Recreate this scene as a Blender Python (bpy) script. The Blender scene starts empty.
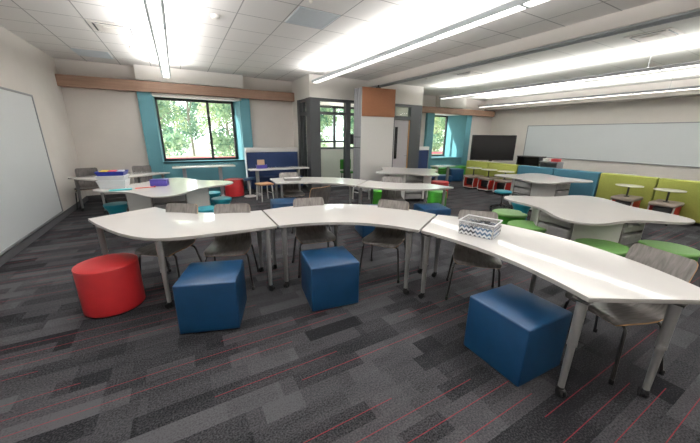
import bpy, bmesh, math, random
from mathutils import Vector, Matrix
random.seed(7)
S = bpy.context.scene
COL = S.collection
PI = math.pi

# ------------------------------------------------------------------ helpers
def lin(c):
    out = []
    for v in c[:3]:
        v = v / 255.0
        out.append(v / 12.92 if v <= 0.04045 else ((v + 0.055) / 1.055) ** 2.4)
    return (out[0], out[1], out[2], 1.0)

MATS = {}
def new_mat(name):
    m = bpy.data.materials.new(name); m.use_nodes = True
    MATS[name] = m
    return m, m.node_tree.nodes, m.node_tree.links, m.node_tree.nodes['Principled BSDF']

def mat(name, rgb, rough=0.5, metal=0.0, var=0.06, scale=18.0, bump=0.0, coat=0.0, spec=None):
    """Plain procedural material: a noise mildly varies the colour, optional bump."""
    if name in MATS: return MATS[name]
    m, N, L, B = new_mat(name)
    tc = N.new('ShaderNodeTexCoord')
    no = N.new('ShaderNodeTexNoise'); no.inputs['Scale'].default_value = scale; no.inputs['Detail'].default_value = 3
    L.new(tc.outputs['Object'], no.inputs['Vector'])
    rp = N.new('ShaderNodeValToRGB')
    c = lin(rgb)
    rp.color_ramp.elements[0].color = tuple(max(0, x * (1 - var)) for x in c[:3]) + (1,)
    rp.color_ramp.elements[1].color = tuple(min(1, x * (1 + var)) for x in c[:3]) + (1,)
    rp.color_ramp.elements[0].position = 0.3; rp.color_ramp.elements[1].position = 0.7
    L.new(no.outputs['Fac'], rp.inputs['Fac']); L.new(rp.outputs['Color'], B.inputs['Base Color'])
    B.inputs['Roughness'].default_value = rough; B.inputs['Metallic'].default_value = metal
    if coat: B.inputs['Coat Weight'].default_value = coat; B.inputs['Coat Roughness'].default_value = 0.08
    if spec is not None: B.inputs['Specular IOR Level'].default_value = spec
    if bump:
        n2 = N.new('ShaderNodeTexNoise'); n2.inputs['Scale'].default_value = 220; L.new(tc.outputs['Object'], n2.inputs['Vector'])
        b = N.new('ShaderNodeBump'); b.inputs['Strength'].default_value = bump; b.inputs['Distance'].default_value = 0.002
        L.new(n2.outputs['Fac'], b.inputs['Height']); L.new(b.outputs['Normal'], B.inputs['Normal'])
    return m

def emit_mat(name, rgb, strength):
    m, N, L, B = new_mat(name)
    B.inputs['Base Color'].default_value = lin(rgb)
    B.inputs['Emission Color'].default_value = lin(rgb); B.inputs['Emission Strength'].default_value = strength
    return m

def wood_mat(name, c1, c2, axis_scale=(6, 60, 60), rough=0.5):
    m, N, L, B = new_mat(name)
    tc = N.new('ShaderNodeTexCoord'); mp = N.new('ShaderNodeMapping'); mp.inputs['Scale'].default_value = axis_scale
    no = N.new('ShaderNodeTexNoise'); no.inputs['Scale'].default_value = 1.0; no.inputs['Detail'].default_value = 5; no.inputs['Distortion'].default_value = 0.6
    rp = N.new('ShaderNodeValToRGB'); rp.color_ramp.elements[0].position = 0.32; rp.color_ramp.elements[1].position = 0.68
    rp.color_ramp.elements[0].color = lin(c1); rp.color_ramp.elements[1].color = lin(c2)
    L.new(tc.outputs['Object'], mp.inputs['Vector']); L.new(mp.outputs['Vector'], no.inputs['Vector'])
    L.new(no.outputs['Fac'], rp.inputs['Fac']); L.new(rp.outputs['Color'], B.inputs['Base Color'])
    B.inputs['Roughness'].default_value = rough
    return m

def glass_mat(name='pane_glass', tint=(0.93, 0.97, 0.96)):
    m = bpy.data.materials.new(name); m.use_nodes = True; MATS[name] = m
    N = m.node_tree.nodes; L = m.node_tree.links
    for n in list(N): N.remove(n)
    o = N.new('ShaderNodeOutputMaterial'); mx = N.new('ShaderNodeMixShader'); fr = N.new('ShaderNodeFresnel')
    t = N.new('ShaderNodeBsdfTransparent'); g = N.new('ShaderNodeBsdfGlossy')
    t.inputs['Color'].default_value = tint + (1,); g.inputs['Roughness'].default_value = 0.02; fr.inputs['IOR'].default_value = 1.45
    ge = N.new('ShaderNodeNewGeometry'); sb = N.new('ShaderNodeMath'); sb.operation = 'SUBTRACT'; sb.inputs[0].default_value = 1.0; L.new(ge.outputs['Backfacing'], sb.inputs[1])
    mu = N.new('ShaderNodeMath'); mu.operation = 'MULTIPLY'; L.new(fr.outputs['Fac'], mu.inputs[0]); L.new(sb.outputs[0], mu.inputs[1])      # reflect on the entry face only
    L.new(mu.outputs[0], mx.inputs['Fac']); L.new(t.outputs[0], mx.inputs[1]); L.new(g.outputs[0], mx.inputs[2]); L.new(mx.outputs[0], o.inputs['Surface'])
    return m

def carpet_mat():
    m, N, L, B = new_mat('carpet_planks')
    def math_(op, a=None, b=None, va=None, vb=None):
        n = N.new('ShaderNodeMath'); n.operation = op
        if a is not None: L.new(a, n.inputs[0])
        elif va is not None: n.inputs[0].default_value = va
        if b is not None: L.new(b, n.inputs[1])
        elif vb is not None: n.inputs[1].default_value = vb
        return n.outputs[0]
    tc = N.new('ShaderNodeTexCoord'); sp = N.new('ShaderNodeSeparateXYZ'); L.new(tc.outputs['Object'], sp.inputs[0])
    X, Y = sp.outputs['X'], sp.outputs['Y']
    def cells(wx, wy, ox, seed):
        row = math_('FLOOR', math_('DIVIDE', Y, None, vb=wy))
        wn = N.new('ShaderNodeTexWhiteNoise'); wn.noise_dimensions = '1D'; L.new(math_('ADD', row, None, vb=seed), wn.inputs['W'])
        xs = math_('ADD', math_('DIVIDE', X, None, vb=wx), math_('MULTIPLY', wn.outputs['Value'], None, vb=7.0))
        colm = math_('FLOOR', math_('ADD', xs, None, vb=ox))
        cb = N.new('ShaderNodeCombineXYZ'); L.new(colm, cb.inputs[0]); L.new(row, cb.inputs[1]); cb.inputs[2].default_value = seed
        w2 = N.new('ShaderNodeTexWhiteNoise'); w2.noise_dimensions = '3D'; L.new(cb.outputs[0], w2.inputs['Vector'])
        return w2.outputs['Value']
    a = cells(0.62, 0.142, 0.0, 3.0)
    b = cells(0.31, 0.142, 0.3, 11.0)
    c = cells(0.95, 0.284, 0.1, 23.0)
    base = math_('ADD', math_('ADD', math_('MULTIPLY', a, None, vb=0.45), math_('MULTIPLY', b, None, vb=0.25)), math_('MULTIPLY', c, None, vb=0.30))
    # soft streaks along each plank
    mp = N.new('ShaderNodeMapping'); mp.inputs['Scale'].default_value = (1.6, 9.0, 1.0); L.new(tc.outputs['Object'], mp.inputs['Vector'])
    ns = N.new('ShaderNodeTexNoise'); ns.inputs['Scale'].default_value = 1.0; ns.inputs['Detail'].default_value = 2; L.new(mp.outputs[0], ns.inputs['Vector'])
    base = math_('ADD', math_('MULTIPLY', base, None, vb=0.75), math_('MULTIPLY', ns.outputs['Fac'], None, vb=0.25))
    nf = N.new('ShaderNodeTexNoise'); nf.inputs['Scale'].default_value = 95; nf.inputs['Detail'].default_value = 2; L.new(tc.outputs['Object'], nf.inputs['Vector'])
    base = math_('ADD', base, math_('MULTIPLY', math_('SUBTRACT', nf.outputs['Fac'], None, vb=0.5), None, vb=0.95))
    rp = N.new('ShaderNodeValToRGB')
    e = rp.color_ramp.elements
    e[0].position = 0.25; e[0].color = lin((29, 29, 32)); e[1].position = 0.78; e[1].color = lin((77, 77, 80))
    L.new(base, rp.inputs['Fac'])
    # thin red yarn lines along X at some plank edges
    yr = math_('DIVIDE', math_('ADD', Y, None, vb=-0.075 + 0.004), None, vb=0.142)
    fr = math_('FRACT', yr); rowr = math_('FLOOR', yr)
    wr = N.new('ShaderNodeTexWhiteNoise'); wr.noise_dimensions = '1D'; L.new(rowr, wr.inputs['W'])
    seg = math_('FLOOR', math_('ADD', math_('DIVIDE', X, None, vb=0.9), math_('MULTIPLY', wr.outputs['Value'], None, vb=9.0)))
    cb = N.new('ShaderNodeCombineXYZ'); L.new(seg, cb.inputs[0]); L.new(rowr, cb.inputs[1]); cb.inputs[2].default_value = 5
    w3 = N.new('ShaderNodeTexWhiteNoise'); w3.noise_dimensions = '3D'; L.new(cb.outputs[0], w3.inputs['Vector'])
    on = math_('MULTIPLY', math_('LESS_THAN', fr, None, vb=0.034), math_('GREATER_THAN', w3.outputs['Value'], None, vb=0.58))
    mx = N.new('ShaderNodeMixRGB'); mx.inputs['Color2'].default_value = lin((140, 38, 50))
    L.new(math_('MULTIPLY', on, None, vb=0.68), mx.inputs['Fac']); L.new(rp.outputs['Color'], mx.inputs['Color1'])
    L.new(mx.outputs['Color'], B.inputs['Base Color'])
    B.inputs['Roughness'].default_value = 0.95; B.inputs['Specular IOR Level'].default_value = 0.1
    bp = N.new('ShaderNodeBump'); bp.inputs['Strength'].default_value = 0.4; bp.inputs['Distance'].default_value = 0.004
    L.new(nf.outputs['Fac'], bp.inputs['Height']); L.new(bp.outputs['Normal'], B.inputs['Normal'])
    return m

def tile_mat(name, sx, sy, ox, oy, rgb, line_rgb, wide=0.012):
    m, N, L, B = new_mat(name)
    tc = N.new('ShaderNodeTexCoord'); sp = N.new('ShaderNodeSeparateXYZ'); L.new(tc.outputs['Object'], sp.inputs[0])
    def ln(o, s, off):
        a = N.new('ShaderNodeMath'); a.operation = 'ADD'; a.inputs[1].default_value = -off + 100 * s; L.new(o, a.inputs[0])
        d = N.new('ShaderNodeMath'); d.operation = 'DIVIDE'; d.inputs[1].default_value = s; L.new(a.outputs[0], d.inputs[0])
        f = N.new('ShaderNodeMath'); f.operation = 'FRACT'; L.new(d.outputs[0], f.inputs[0])
        l = N.new('ShaderNodeMath'); l.operation = 'LESS_THAN'; l.inputs[1].default_value = wide / s; L.new(f.outputs[0], l.inputs[0])
        return l.outputs[0]
    mxm = N.new('ShaderNodeMath'); mxm.operation = 'MAXIMUM'
    L.new(ln(sp.outputs['X'], sx, ox), mxm.inputs[0]); L.new(ln(sp.outputs['Y'], sy, oy), mxm.inputs[1])
    nz = N.new('ShaderNodeTexNoise'); nz.inputs['Scale'].default_value = 60; L.new(tc.outputs['Object'], nz.inputs['Vector'])
    rp = N.new('ShaderNodeValToRGB'); c = lin(rgb)
    rp.color_ramp.elements[0].color = tuple(x * 0.95 for x in c[:3]) + (1,); rp.color_ramp.elements[1].color = c
    L.new(nz.outputs['Fac'], rp.inputs['Fac'])
    mx = N.new('ShaderNodeMixRGB'); mx.inputs['Color2'].default_value = lin(line_rgb)
    L.new(mxm.outputs[0], mx.inputs['Fac']); L.new(rp.outputs['Color'], mx.inputs['Color1']); L.new(mx.outputs['Color'], B.inputs['Base Color'])
    B.inputs['Roughness'].default_value = 0.9; B.inputs['Specular IOR Level'].default_value = 0.2
    return m

def chevron_mat():
    m, N, L, B = new_mat('chevron_paper')
    tc = N.new('ShaderNodeTexCoord'); sp = N.new('ShaderNodeSeparateXYZ'); L.new(tc.outputs['Object'], sp.inputs[0])
    def M(op, a, b):
        n = N.new('ShaderNodeMath'); n.operation = op
        for i, v in enumerate((a, b)):
            if isinstance(v, (int, float)): n.inputs[i].default_value = v
            else: L.new(v, n.inputs[i])
        return n.outputs[0]
    along = M('ADD', sp.outputs['X'], sp.outputs['Y'])
    tri = M('PINGPONG', M('ADD', along, 5.0), 0.021)
    ph = M('DIVIDE', M('ADD', sp.outputs['Z'], tri), 0.043)
    st = M('LESS_THAN', M('FRACT', ph, 0), 0.5)
    n2 = N.new('ShaderNodeTexNoise'); n2.inputs['Scale'].default_value = 9; L.new(tc.outputs['Object'], n2.inputs['Vector'])
    rp = N.new('ShaderNodeValToRGB'); rp.color_ramp.elements[0].color = lin((40, 44, 52)); rp.color_ramp.elements[1].color = lin((92, 120, 150))
    rp.color_ramp.elements[0].position = 0.45; rp.color_ramp.elements[1].position = 0.62
    L.new(n2.outputs['Fac'], rp.inputs['Fac'])
    mx = N.new('ShaderNodeMixRGB'); mx.inputs['Color1'].default_value = lin((225, 226, 228)); L.new(st, mx.inputs['Fac']); L.new(rp.outputs['Color'], mx.inputs['Color2'])
    L.new(mx.outputs['Color'], B.inputs['Base Color']); B.inputs['Roughness'].default_value = 0.6
    return m

def plastic_clear_mat():
    m, N, L, B = new_mat('frosted_plastic')
    B.inputs['Base Color'].default_value = lin((235, 236, 238)); B.inputs['Roughness'].default_value = 0.25
    t = N.new('ShaderNodeBsdfTransparent'); mx = N.new('ShaderNodeMixShader'); mx.inputs['Fac'].default_value = 0.22
    out = [n for n in N if n.type == 'OUTPUT_MATERIAL'][0]
    L.new(t.outputs[0], mx.inputs[1]); L.new(B.outputs[0], mx.inputs[2]); L.new(mx.outputs[0], out.inputs['Surface'])
    return m

# mesh pieces --------------------------------------------------------------
def xf(loc=(0, 0, 0), rz=0.0):
    return Matrix.Translation(Vector(loc)) @ Matrix.Rotation(rz, 4, 'Z')

def box(bm, c, s, rz=0.0, bev=0.0, seg=2, mi=0):
    r = bmesh.ops.create_cube(bm, size=1.0)
    vs = r['verts']
    bmesh.ops.transform(bm, matrix=xf(c, rz) @ Matrix.Diagonal((s[0], s[1], s[2], 1)), verts=vs)
    fs = set(f for v in vs for f in v.link_faces)
    for f in fs: f.material_index = mi
    if bev > 0:
        es = list(set(e for v in vs for e in v.link_edges))
        bmesh.ops.bevel(bm, geom=es, offset=bev, segments=seg, profile=0.5, affect='EDGES', material=-1)
    return vs

def box2(bm, lo, hi, bev=0.0, mi=0):
    return box(bm, [(a + b) / 2 for a, b in zip(lo, hi)], [abs(b - a) for a, b in zip(lo, hi)], 0, bev, mi=mi)

def lathe(bm, prof, c=(0, 0, 0), seg=40, mi=0):
    rings = []
    for r, z in prof:
        if r < 1e-5: rings.append([bm.verts.new((c[0], c[1], c[2] + z))])
        else: rings.append([bm.verts.new((c[0] + r * math.cos(2 * PI * k / seg), c[1] + r * math.sin(2 * PI * k / seg), c[2] + z)) for k in range(seg)])
    for a, b in zip(rings, rings[1:]):
        for k in range(seg):
            k2 = (k + 1) % seg
            if len(a) == 1 and len(b) == 1: continue
            if len(a) == 1: f = bm.faces.new((a[0], b[k2], b[k]))
            elif len(b) == 1: f = bm.faces.new((a[k], a[k2], b[0]))
            else: f = bm.faces.new((a[k], a[k2], b[k2], b[k]))
            f.material_index = mi

def tube(bm, pts, radii, seg=10, mi=0):
    pts = [Vector(p) for p in pts]
    if not isinstance(radii, (list, tuple)): radii = [radii] * len(pts)
    rings = []
    up = Vector((0.0, 0.0, 1.0))
    for i, p in enumerate(pts):
        d = (pts[min(i + 1, len(pts) - 1)] - pts[max(i - 1, 0)]).normalized()
        ref = up if abs(d.dot(up)) < 0.95 else Vector((1, 0, 0))
        u = d.cross(ref).normalized(); v = d.cross(u).normalized()
        rings.append([bm.verts.new(p + (u * math.cos(2 * PI * k / seg) + v * math.sin(2 * PI * k / seg)) * radii[i]) for k in range(seg)])
    for a, b in zip(rings, rings[1:]):
        for k in range(seg):
            f = bm.faces.new((a[k], a[(k + 1) % seg], b[(k + 1) % seg], b[k])); f.material_index = mi
    for rg in (rings[0], rings[-1]):
        f = bm.faces.new(rg); f.material_index = mi

def prism(bm, pts, z0, z1, mi_top=0, mi_side=0):
    lo = [bm.verts.new((x, y, z0)) for x, y in pts]; hi = [bm.verts.new((x, y, z1)) for x, y in pts]
    f = bm.faces.new(hi); f.material_index = mi_top
    f = bm.faces.new(lo[::-1]); f.material_index = mi_side
    n = len(pts)
    for k in range(n):
        f = bm.faces.new((lo[k], lo[(k + 1) % n], hi[(k + 1) % n], hi[k])); f.material_index = mi_side

def obj(name, bm, mats, parent=None, smooth=True, angle=35, kind=None, loc=None, rz=0.0):
    bmesh.ops.recalc_face_normals(bm, faces=bm.faces[:])
    me = bpy.data.meshes.new(name); bm.to_mesh(me); bm.free()
    for m in (mats if isinstance(mats, (list, tuple)) else [mats]): me.materials.append(m)
    if smooth:
        for p in me.polygons: p.use_smooth = True
        me.set_sharp_from_angle(angle=math.radians(angle))
        for p in me.polygons:
            if len(p.vertices) > 20: p.use_smooth = False
    o = bpy.data.objects.new(name, me); COL.objects.link(o)
    if parent: o.parent = parent
    if loc: o.location = loc
    if rz: o.rotation_euler.z = rz
    if kind: o['kind'] = kind
    return o

def tag(o, label, cat, group=None):
    o['label'] = label; o['category'] = cat
    if group: o['group'] = group
    return o

def thing(name, label, cat, loc=(0, 0, 0), rz=0.0, group=None):
    o = bpy.data.objects.new(name, None); COL.objects.link(o)
    o.location = loc; o.rotation_euler = (0, 0, rz); o.empty_display_size = 0.1
    return tag(o, label, cat, group)

def dup(root, loc, rz, label, group=None):
    r = root.copy(); COL.objects.link(r); r.location = loc; r.rotation_euler = (0, 0, rz)
    r['label'] = label
    if group: r['group'] = group
    for ch in list(root.children):
        c = ch.copy(); COL.objects.link(c); c.parent = r
        for g in ch.children:
            d = g.copy(); COL.objects.link(d); d.parent = c
    return r

def BM(): return bmesh.new()
def struct(name, bm, m, parent=None, smooth=False):
    return obj(name, bm, m, parent, smooth=smooth, kind=None if parent else 'structure')

# ------------------------------------------------------------------ materials
WALL = mat('painted_wall', (222, 216, 210), 0.85, var=0.02, scale=3)
WALLW = mat('white_paint', (236, 232, 226), 0.8, var=0.02, scale=3)
CEIL = tile_mat('ceiling_tiles', 0.64, 0.68, -0.98, 4.22, (234, 231, 228), (172, 170, 168), 0.016)
CEILR = tile_mat('ceiling_panels', 1.22, 0.64, 6.2, 2.35, (232, 232, 226), (205, 205, 200), 0.02)
CARPET = carpet_mat()
BEAM = wood_mat('beam_wood', (138, 108, 90), (160, 129, 109), (2.0, 30, 40), 0.55)
TEAL = mat('teal_paint', (88, 144, 156), 0.6, var=0.03, scale=4)
TEALSEAT = mat('teal_vinyl', (30, 134, 150), 0.4, var=0.05)
TEALSOFA = mat('teal_fabric', (54, 104, 124), 0.8, var=0.06, scale=60, bump=0.2)
GREENSOFA = mat('lime_fabric', (150, 156, 74), 0.85, var=0.06, scale=60, bump=0.2)
NAVY = mat('navy_fabric', (20, 44, 86), 0.8, var=0.08, scale=60, bump=0.2)
BLUE = mat('blue_vinyl', (15, 58, 94), 0.42, var=0.08, scale=9, bump=0.12)
RED = mat('red_vinyl', (172, 34, 38), 0.45, var=0.06, scale=9, bump=0.12)
GREEN = mat('green_plastic', (48, 128, 28), 0.4, var=0.05)
GREENLIT = mat('green_lit_top', (104, 150, 80), 0.5, var=0.05)  # pouf green made paler to paint the light falling on the tops
REDPL = mat('red_plastic', (196, 44, 34), 0.45, var=0.05)
TOPW = mat('white_laminate', (231, 228, 225), 0.06, var=0.01, scale=5)
EDGE = mat('grey_edge_band', (176, 173, 169), 0.4, var=0.03)
SILVER = mat('silver_paint', (150, 149, 148), 0.38, metal=0.35, var=0.03)
DARKM = mat('dark_metal', (62, 60, 59), 0.4, metal=0.5, var=0.04)
BLACKP = mat('black_plastic', (24, 24, 25), 0.5, var=0.05)
DARKF = mat('charcoal_frame', (66, 69, 72), 0.45, var=0.03)
WINF = mat('black_window_frame', (30, 33, 36), 0.4, var=0.03)
CHAIRW = wood_mat('grey_woodgrain', (104, 99, 96), (144, 139, 135), (42, 7, 7), 0.34)
CHAIRD = wood_mat('dark_and_backlit_woodgrain', (58, 54, 52), (92, 87, 84), (42, 7, 7), 0.45)  # own tone of the corner chairs; painted backlit shade on the turned one
PLY = mat('plywood_edge', (196, 150, 102), 0.5, var=0.1, scale=80)
TAN = wood_mat('tan_wood', (176, 130, 96), (200, 156, 120), (30, 6, 6), 0.5)
PANELW = mat('off_white_panel', (205, 203, 199), 0.5, var=0.02)
GREYT = mat('grey_tote', (146, 144, 143), 0.4, var=0.06)
GREYD = mat('grey_drawer_frame', (122, 118, 114), 0.5, var=0.05)
WBOARD = mat('whiteboard_surface', (216, 220, 222), 0.28, var=0.01, scale=2)
RAIL = mat('pale_grey_rail', (206, 213, 218), 0.5, var=.02)
ALU = mat('aluminium', (158, 160, 163), 0.4, metal=0.6, var=0.02)
CUSH = mat('taupe_cushion', (150, 138, 128), 0.8, var=0.06, scale=50, bump=0.2)
GLASS = glass_mat()
PLASTIC = plastic_clear_mat()
SCREEN = mat('tv_screen', (20, 20, 23), 0.18, var=0.02)
BROWNT = mat('brown_tackboard', (150, 101, 72), 0.8, var=0.06, scale=40)
PARTW = mat('partition_white', (226, 224, 221), 0.55, var=0.01)
GREYP = mat('grey_partition_edge', (160, 161, 166), 0.5, var=0.03)
DOORM = mat('lavender_grey_door', (190, 186, 190), 0.5, var=0.02)
LENS = emit_mat('lit_lens', (255, 252, 246), 2.2)
TUBW = mat('white_tub', (226, 228, 230), 0.4, var=0.02)
BASEB = mat('dark_baseboard', (72, 72, 75), 0.6, var=0.03)

# ------------------------------------------------------------------ setting
XL, XR, YB, YF, ZC, ZR = -2.2, 13.3, 9.8, -3.2, 3.27, 3.27
b = BM(); box2(b, (XL - .3, YF - .3, -.12), (XR + .3, YB + 1.2, 0)); struct('floor', b, CARPET)
b = BM(); box2(b, (XL - .2, YF - .2, ZC), (5.31, YB + .2, ZC + .12)); box2(b, (5.59, YF - .2, ZR), (XR + .2, YB + .2, ZR + .12), mi=1); struct('ceiling', b, [CEIL, CEILR])
b = BM(); box2(b, (5.31, YF, 3.08), (5.59, YB, 3.39)); struct('trim_1', b, WALL)                       # soffit that carries the folding wall
b = BM()
for x in (5.345, 5.50): box2(b, (x, YF + .1, 3.055), (x + .05, 8.3, 3.08))
box2(b, (5.395, YF + .1, 3.062), (5.50, 8.3, 3.08)); struct('trim_2', b, mat('track_grey', (164, 168, 172), .5))
b = BM(); box2(b, (XL - .15, YF - .15, 0), (XL, YB + .15, ZC + .12)); struct('wall_left', b, WALL)
b = BM(); box2(b, (XR, YF - .15, 0), (XR + .15, YB + .15, ZR + .12)); struct('wall_right', b, WALL)
b = BM(); box2(b, (XR - .6, YF, 2.86), (XR, YB, ZR)); struct('trim_3', b, WALL)                         # bulkhead along the right wall
b = BM(); box2(b, (XL - .15, YF - .15, 0), (XR + .15, YF, ZC + .12)); struct('wall_front', b, WALL)
def wall_open(bm, x0, x1, y0, y1, ztop, holes):
    xs = x0
    for (a, c, z0, z1) in holes:
        if a > xs: box2(bm, (xs, y0, 0), (a, y1, ztop))
        if z0 > 0: box2(bm, (a, y0, 0), (c, y1, z0))
        box2(bm, (a, y0, z1), (c, y1, ztop)); xs = c
    box2(bm, (xs, y0, 0), (x1, y1, ztop))
b = BM()
wall_open(b, XL - .15, XR + .15, YB, YB + .2, ZC + .12, [(-.44, 1.74, .86, 2.66), (4.05, 6.8, 1.18, 2.64), (9.46, 11.46, .72, 2.62)])
struct('wall_back', b, WALL)
b = BM(); box2(b, (-.70, 9.56, 2.93), (1.86, 9.8, ZC)); box2(b, (9.6, 9.56, 2.84), (11.15, 9.8, ZR)); struct('trim_4', b, WALLW)
# timber beams
b = BM(); box2(b, (XL, 9.58, 2.67), (3.375, 9.8, 2.92), .006); struct('trim_5', b, BEAM)
b = BM(); box2(b, (7.55, 9.58, 2.58), (13.2, 9.8, 2.82), .006); struct('trim_6', b, BEAM)
# baseboards
b = BM(); box2(b, (XL, YF, 0), (XL + .02, YB, .11)); struct('baseboard_left', b, BASEB)
b = BM(); box2(b, (XL, YB - .02, 0), (3.4, YB, .11)); box2(b, (7.6, YB - .02, 0), (XR, YB, .11)); struct('baseboard_back', b, BASEB)

def reveal_panel(bm, p):                                          # an upright slab from four plan corners
    prism(bm, p[:4], p[4], p[5])

# window 1, in its teal surround
w1 = BM(); Y1 = 10.1
for (x0, x1, z0, z1) in [(-.40, -.34, .90, 2.60), (1.54, 1.60, .90, 2.60), (-.40, 1.60, .90, .97), (-.40, 1.60, 2.53, 2.60), (.86, .93, .90, 2.60)]:
    box2(w1, (x0, Y1 - .03, z0), (x1, Y1 + .05, z1), .004)
W1 = struct('window_1', w1, WINF)
b = BM(); box2(b, (-.36, Y1, .94), (1.56, Y1 + .012, 2.56)); obj('pane', b, GLASS, W1, smooth=False)
b = BM()
box2(b, (-.74, 9.66, .0), (-.42, 9.81, 2.67)); box2(b, (1.73, 9.66, .0), (2.01, 9.81, 2.67))
reveal_panel(b, [(-.46, 9.80), (-.42, 9.80), (-.385, 10.14), (-.45, 10.14), .86, 2.62])
reveal_panel(b, [(1.73, 9.80), (1.78, 9.80), (1.78, 10.14), (1.59, 10.14), .86, 2.62])
box2(b, (-.42, 9.70, .0), (1.73, 9.81, .90)); box2(b, (-.45, 9.70, .86), (1.76, 10.14, .90))
struct('trim_7', b, TEAL)
b = BM(); box2(b, (-.45, 9.66, 2.60), (1.78, 10.14, 2.66)); struct('trim_8', b, WALLW)
b = BM(); box2(b, (-.42, 9.62, .12), (1.73, 9.70, .34), .01); struct('trim_9', b, DARKF)                    # low heater cover under the sill
# window 2 in the vestibule back wall
w2 = BM(); Y2 = 9.93
for (x0, x1, z0, z1) in [(4.05, 4.12, 1.18, 2.64), (6.73, 6.8, 1.18, 2.64), (4.05, 6.8, 1.18, 1.25), (4.05, 6.8, 2.57, 2.64), (4.9, 4.98, 1.18, 2.64), (5.8, 5.88, 1.18, 2.64), (4.05, 6.8, 1.42, 1.48)]:
    box2(w2, (x0, Y2 - .03, z0), (x1, Y2 + .05, z1), .004)
W2 = struct('window_2', w2, DARKF)
b = BM(); box2(b, (4.08, Y2, 1.2), (6.77, Y2 + .012, 2.62)); obj('pane', b, GLASS, W2, smooth=False)
# window 3 in its deep teal bay
Y3 = 10.7
w3 = BM()
for (x0, x1, z0, z1) in [(9.46, 9.52, .74, 2.6), (11.24, 11.30, .74, 2.6), (9.46, 11.3, .74, .81), (9.46, 11.3, 2.53, 2.6), (10.35, 10.42, .74, 2.6)]:
    box2(w3, (x0, Y3 - .03, z0), (x1, Y3 + .05, z1), .004)
W3 = struct('window_3', w3, WINF)
b = BM(); box2(b, (9.48, Y3, .78), (11.28, Y3 + .012, 2.56)); obj('pane', b, GLASS, W3, smooth=False)
b = BM()
box2(b, (9.10, 9.66, 0), (9.47, 9.81, 2.58)); box2(b, (11.42, 9.66, 0), (11.76, 9.81, 2.58))
reveal_panel(b, [(9.40, 9.80), (9.47, 9.80), (9.47, 10.76), (9.40, 10.76), .0, 2.62])
reveal_panel(b, [(11.42, 9.80), (11.5, 9.80), (11.5, 10.76), (11.28, 10.76), .0, 2.62])
box2(b, (9.47, 9.70, .0), (11.42, 9.81, .72)); box2(b, (9.42, 9.70, .68), (11.48, 10.76, .74)); box2(b, (9.42, 10.6, 0), (11.48, 10.76, .7))
struct('trim_10', b, TEAL)
b = BM(); box2(b, (9.40, 9.66, 2.60), (11.5, 10.76, 2.66)); struct('trim_11', b, WALLW)
b = BM(); box2(b, (9.4, 9.98, 2.66), (11.5, 10.76, 2.75)); struct('trim_12', b, WALLW)

# vestibule: header walls, storefront frames, glazing, door
VX0, VX1, VY = 3.375, 7.55, 8.33
b = BM()
box2(b, (VX0, VY, 2.68), (5.31, VY + .16, ZC)); box2(b, (5.31, VY, 2.68), (5.59, VY + .16, 3.08)); box2(b, (5.59, VY, 2.68), (VX1, VY + .16, ZR))
box2(b, (VX0, VY + .16, 2.68), (VX0 + .16, YB, ZC))
box2(b, (VX1 - .14, VY + .16, 0), (VX1, YB, ZR)); box2(b, (VX0, 9.37, 0), (VX0 + .16, YB, 2.68))
struct('wall_vestibule', b, WALLW)
f = BM()
box2(f, (VX0, VY, 0), (3.66, VY + .30, 2.68), .004)
box2(f, (3.66, VY + .02, 2.60), (6.30, VY + .12, 2.68)); box2(f, (3.66, VY + .02, 2.24), (6.30, VY + .12, 2.32)); box2(f, (3.66, VY + .02, 0), (4.6, VY + .12, .10))
box2(f, (4.53, VY, 0), (4.70, VY + .14, 2.60)); box2(f, (5.5, VY + .02, 0), (5.6, VY + .12, 2.6)); box2(f, (3.66, VY + .02, 0), (3.70, VY + .12, 2.6))
box2(f, (VX0 + .02, VY + .30, 2.60), (VX0 + .12, 9.37, 2.68)); box2(f, (VX0 + .02, VY + .30, 2.22), (VX0 + .12, 9.37, 2.32)); box2(f, (VX0 + .02, VY + .30, 0), (VX0 + .12, 9.37, .10))
box2(f, (VX0 + .0, 9.16, 0), (VX0 + .14, 9.37, 2.68)); box2(f, (VX0 + .02, 8.95, 0), (VX0 + .12, 9.02, 2.6))
F4 = struct('window_4', f, DARKF)
b = BM(); box2(b, (3.70, VY + .06, .1), (4.53, VY + .07, 2.24)); box2(b, (3.70, VY + .06, 2.32), (4.53, VY + .07, 2.6))
box2(b, (4.70, VY + .06, .1), (5.5, VY + .07, 2.24)); box2(b, (4.7, VY + .06, 2.32), (5.5, VY + .07, 2.6)); box2(b, (5.6, VY + .06, 0.1), (6.3, VY + .07, 2.24))
box2(b, (VX0 + .06, VY + .3, .1), (VX0 + .07, 9.16, 2.22)); box2(b, (VX0 + .06, VY + .3, 2.32), (VX0 + .07, 9.16, 2.6))
obj('pane', b, GLASS, F4, smooth=False)
b = BM()
box2(b, (6.25, VY, 0), (6.38, VY + .16, 2.68)); box2(b, (7.06, VY, 0), (VX1, VY + .16, 2.68), .004)
box2(b, (6.38, VY, 2.60), (7.06, VY + .16, 2.68)); box2(b, (6.38, VY, 2.18), (7.06, VY + .16, 2.30))
D1 = struct('door_1', b, DARKF)
b = BM(); box2(b, (6.40, VY + .05, .01), (7.04, VY + .10, 2.17), .004); dl = obj('door_leaf', b, DOORM, D1, smooth=False)
b = BM(); box2(b, (6.45, VY + .04, .9), (6.56, VY + .049, 1.95)); obj('door_pane', b, SCREEN, dl, smooth=False)
b = BM(); tube(b, [(6.97, VY + .05, 1.0), (6.97, VY - .005, 1.0), (6.86, VY - .01, 1.0)], .011); obj('door_handle', b, ALU, dl)
b = BM(); box2(b, (7.02, VY + .015, 0), (7.05, VY + .05, 2.18)); obj('wood_stop', b, PLY, D1, smooth=False)
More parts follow.
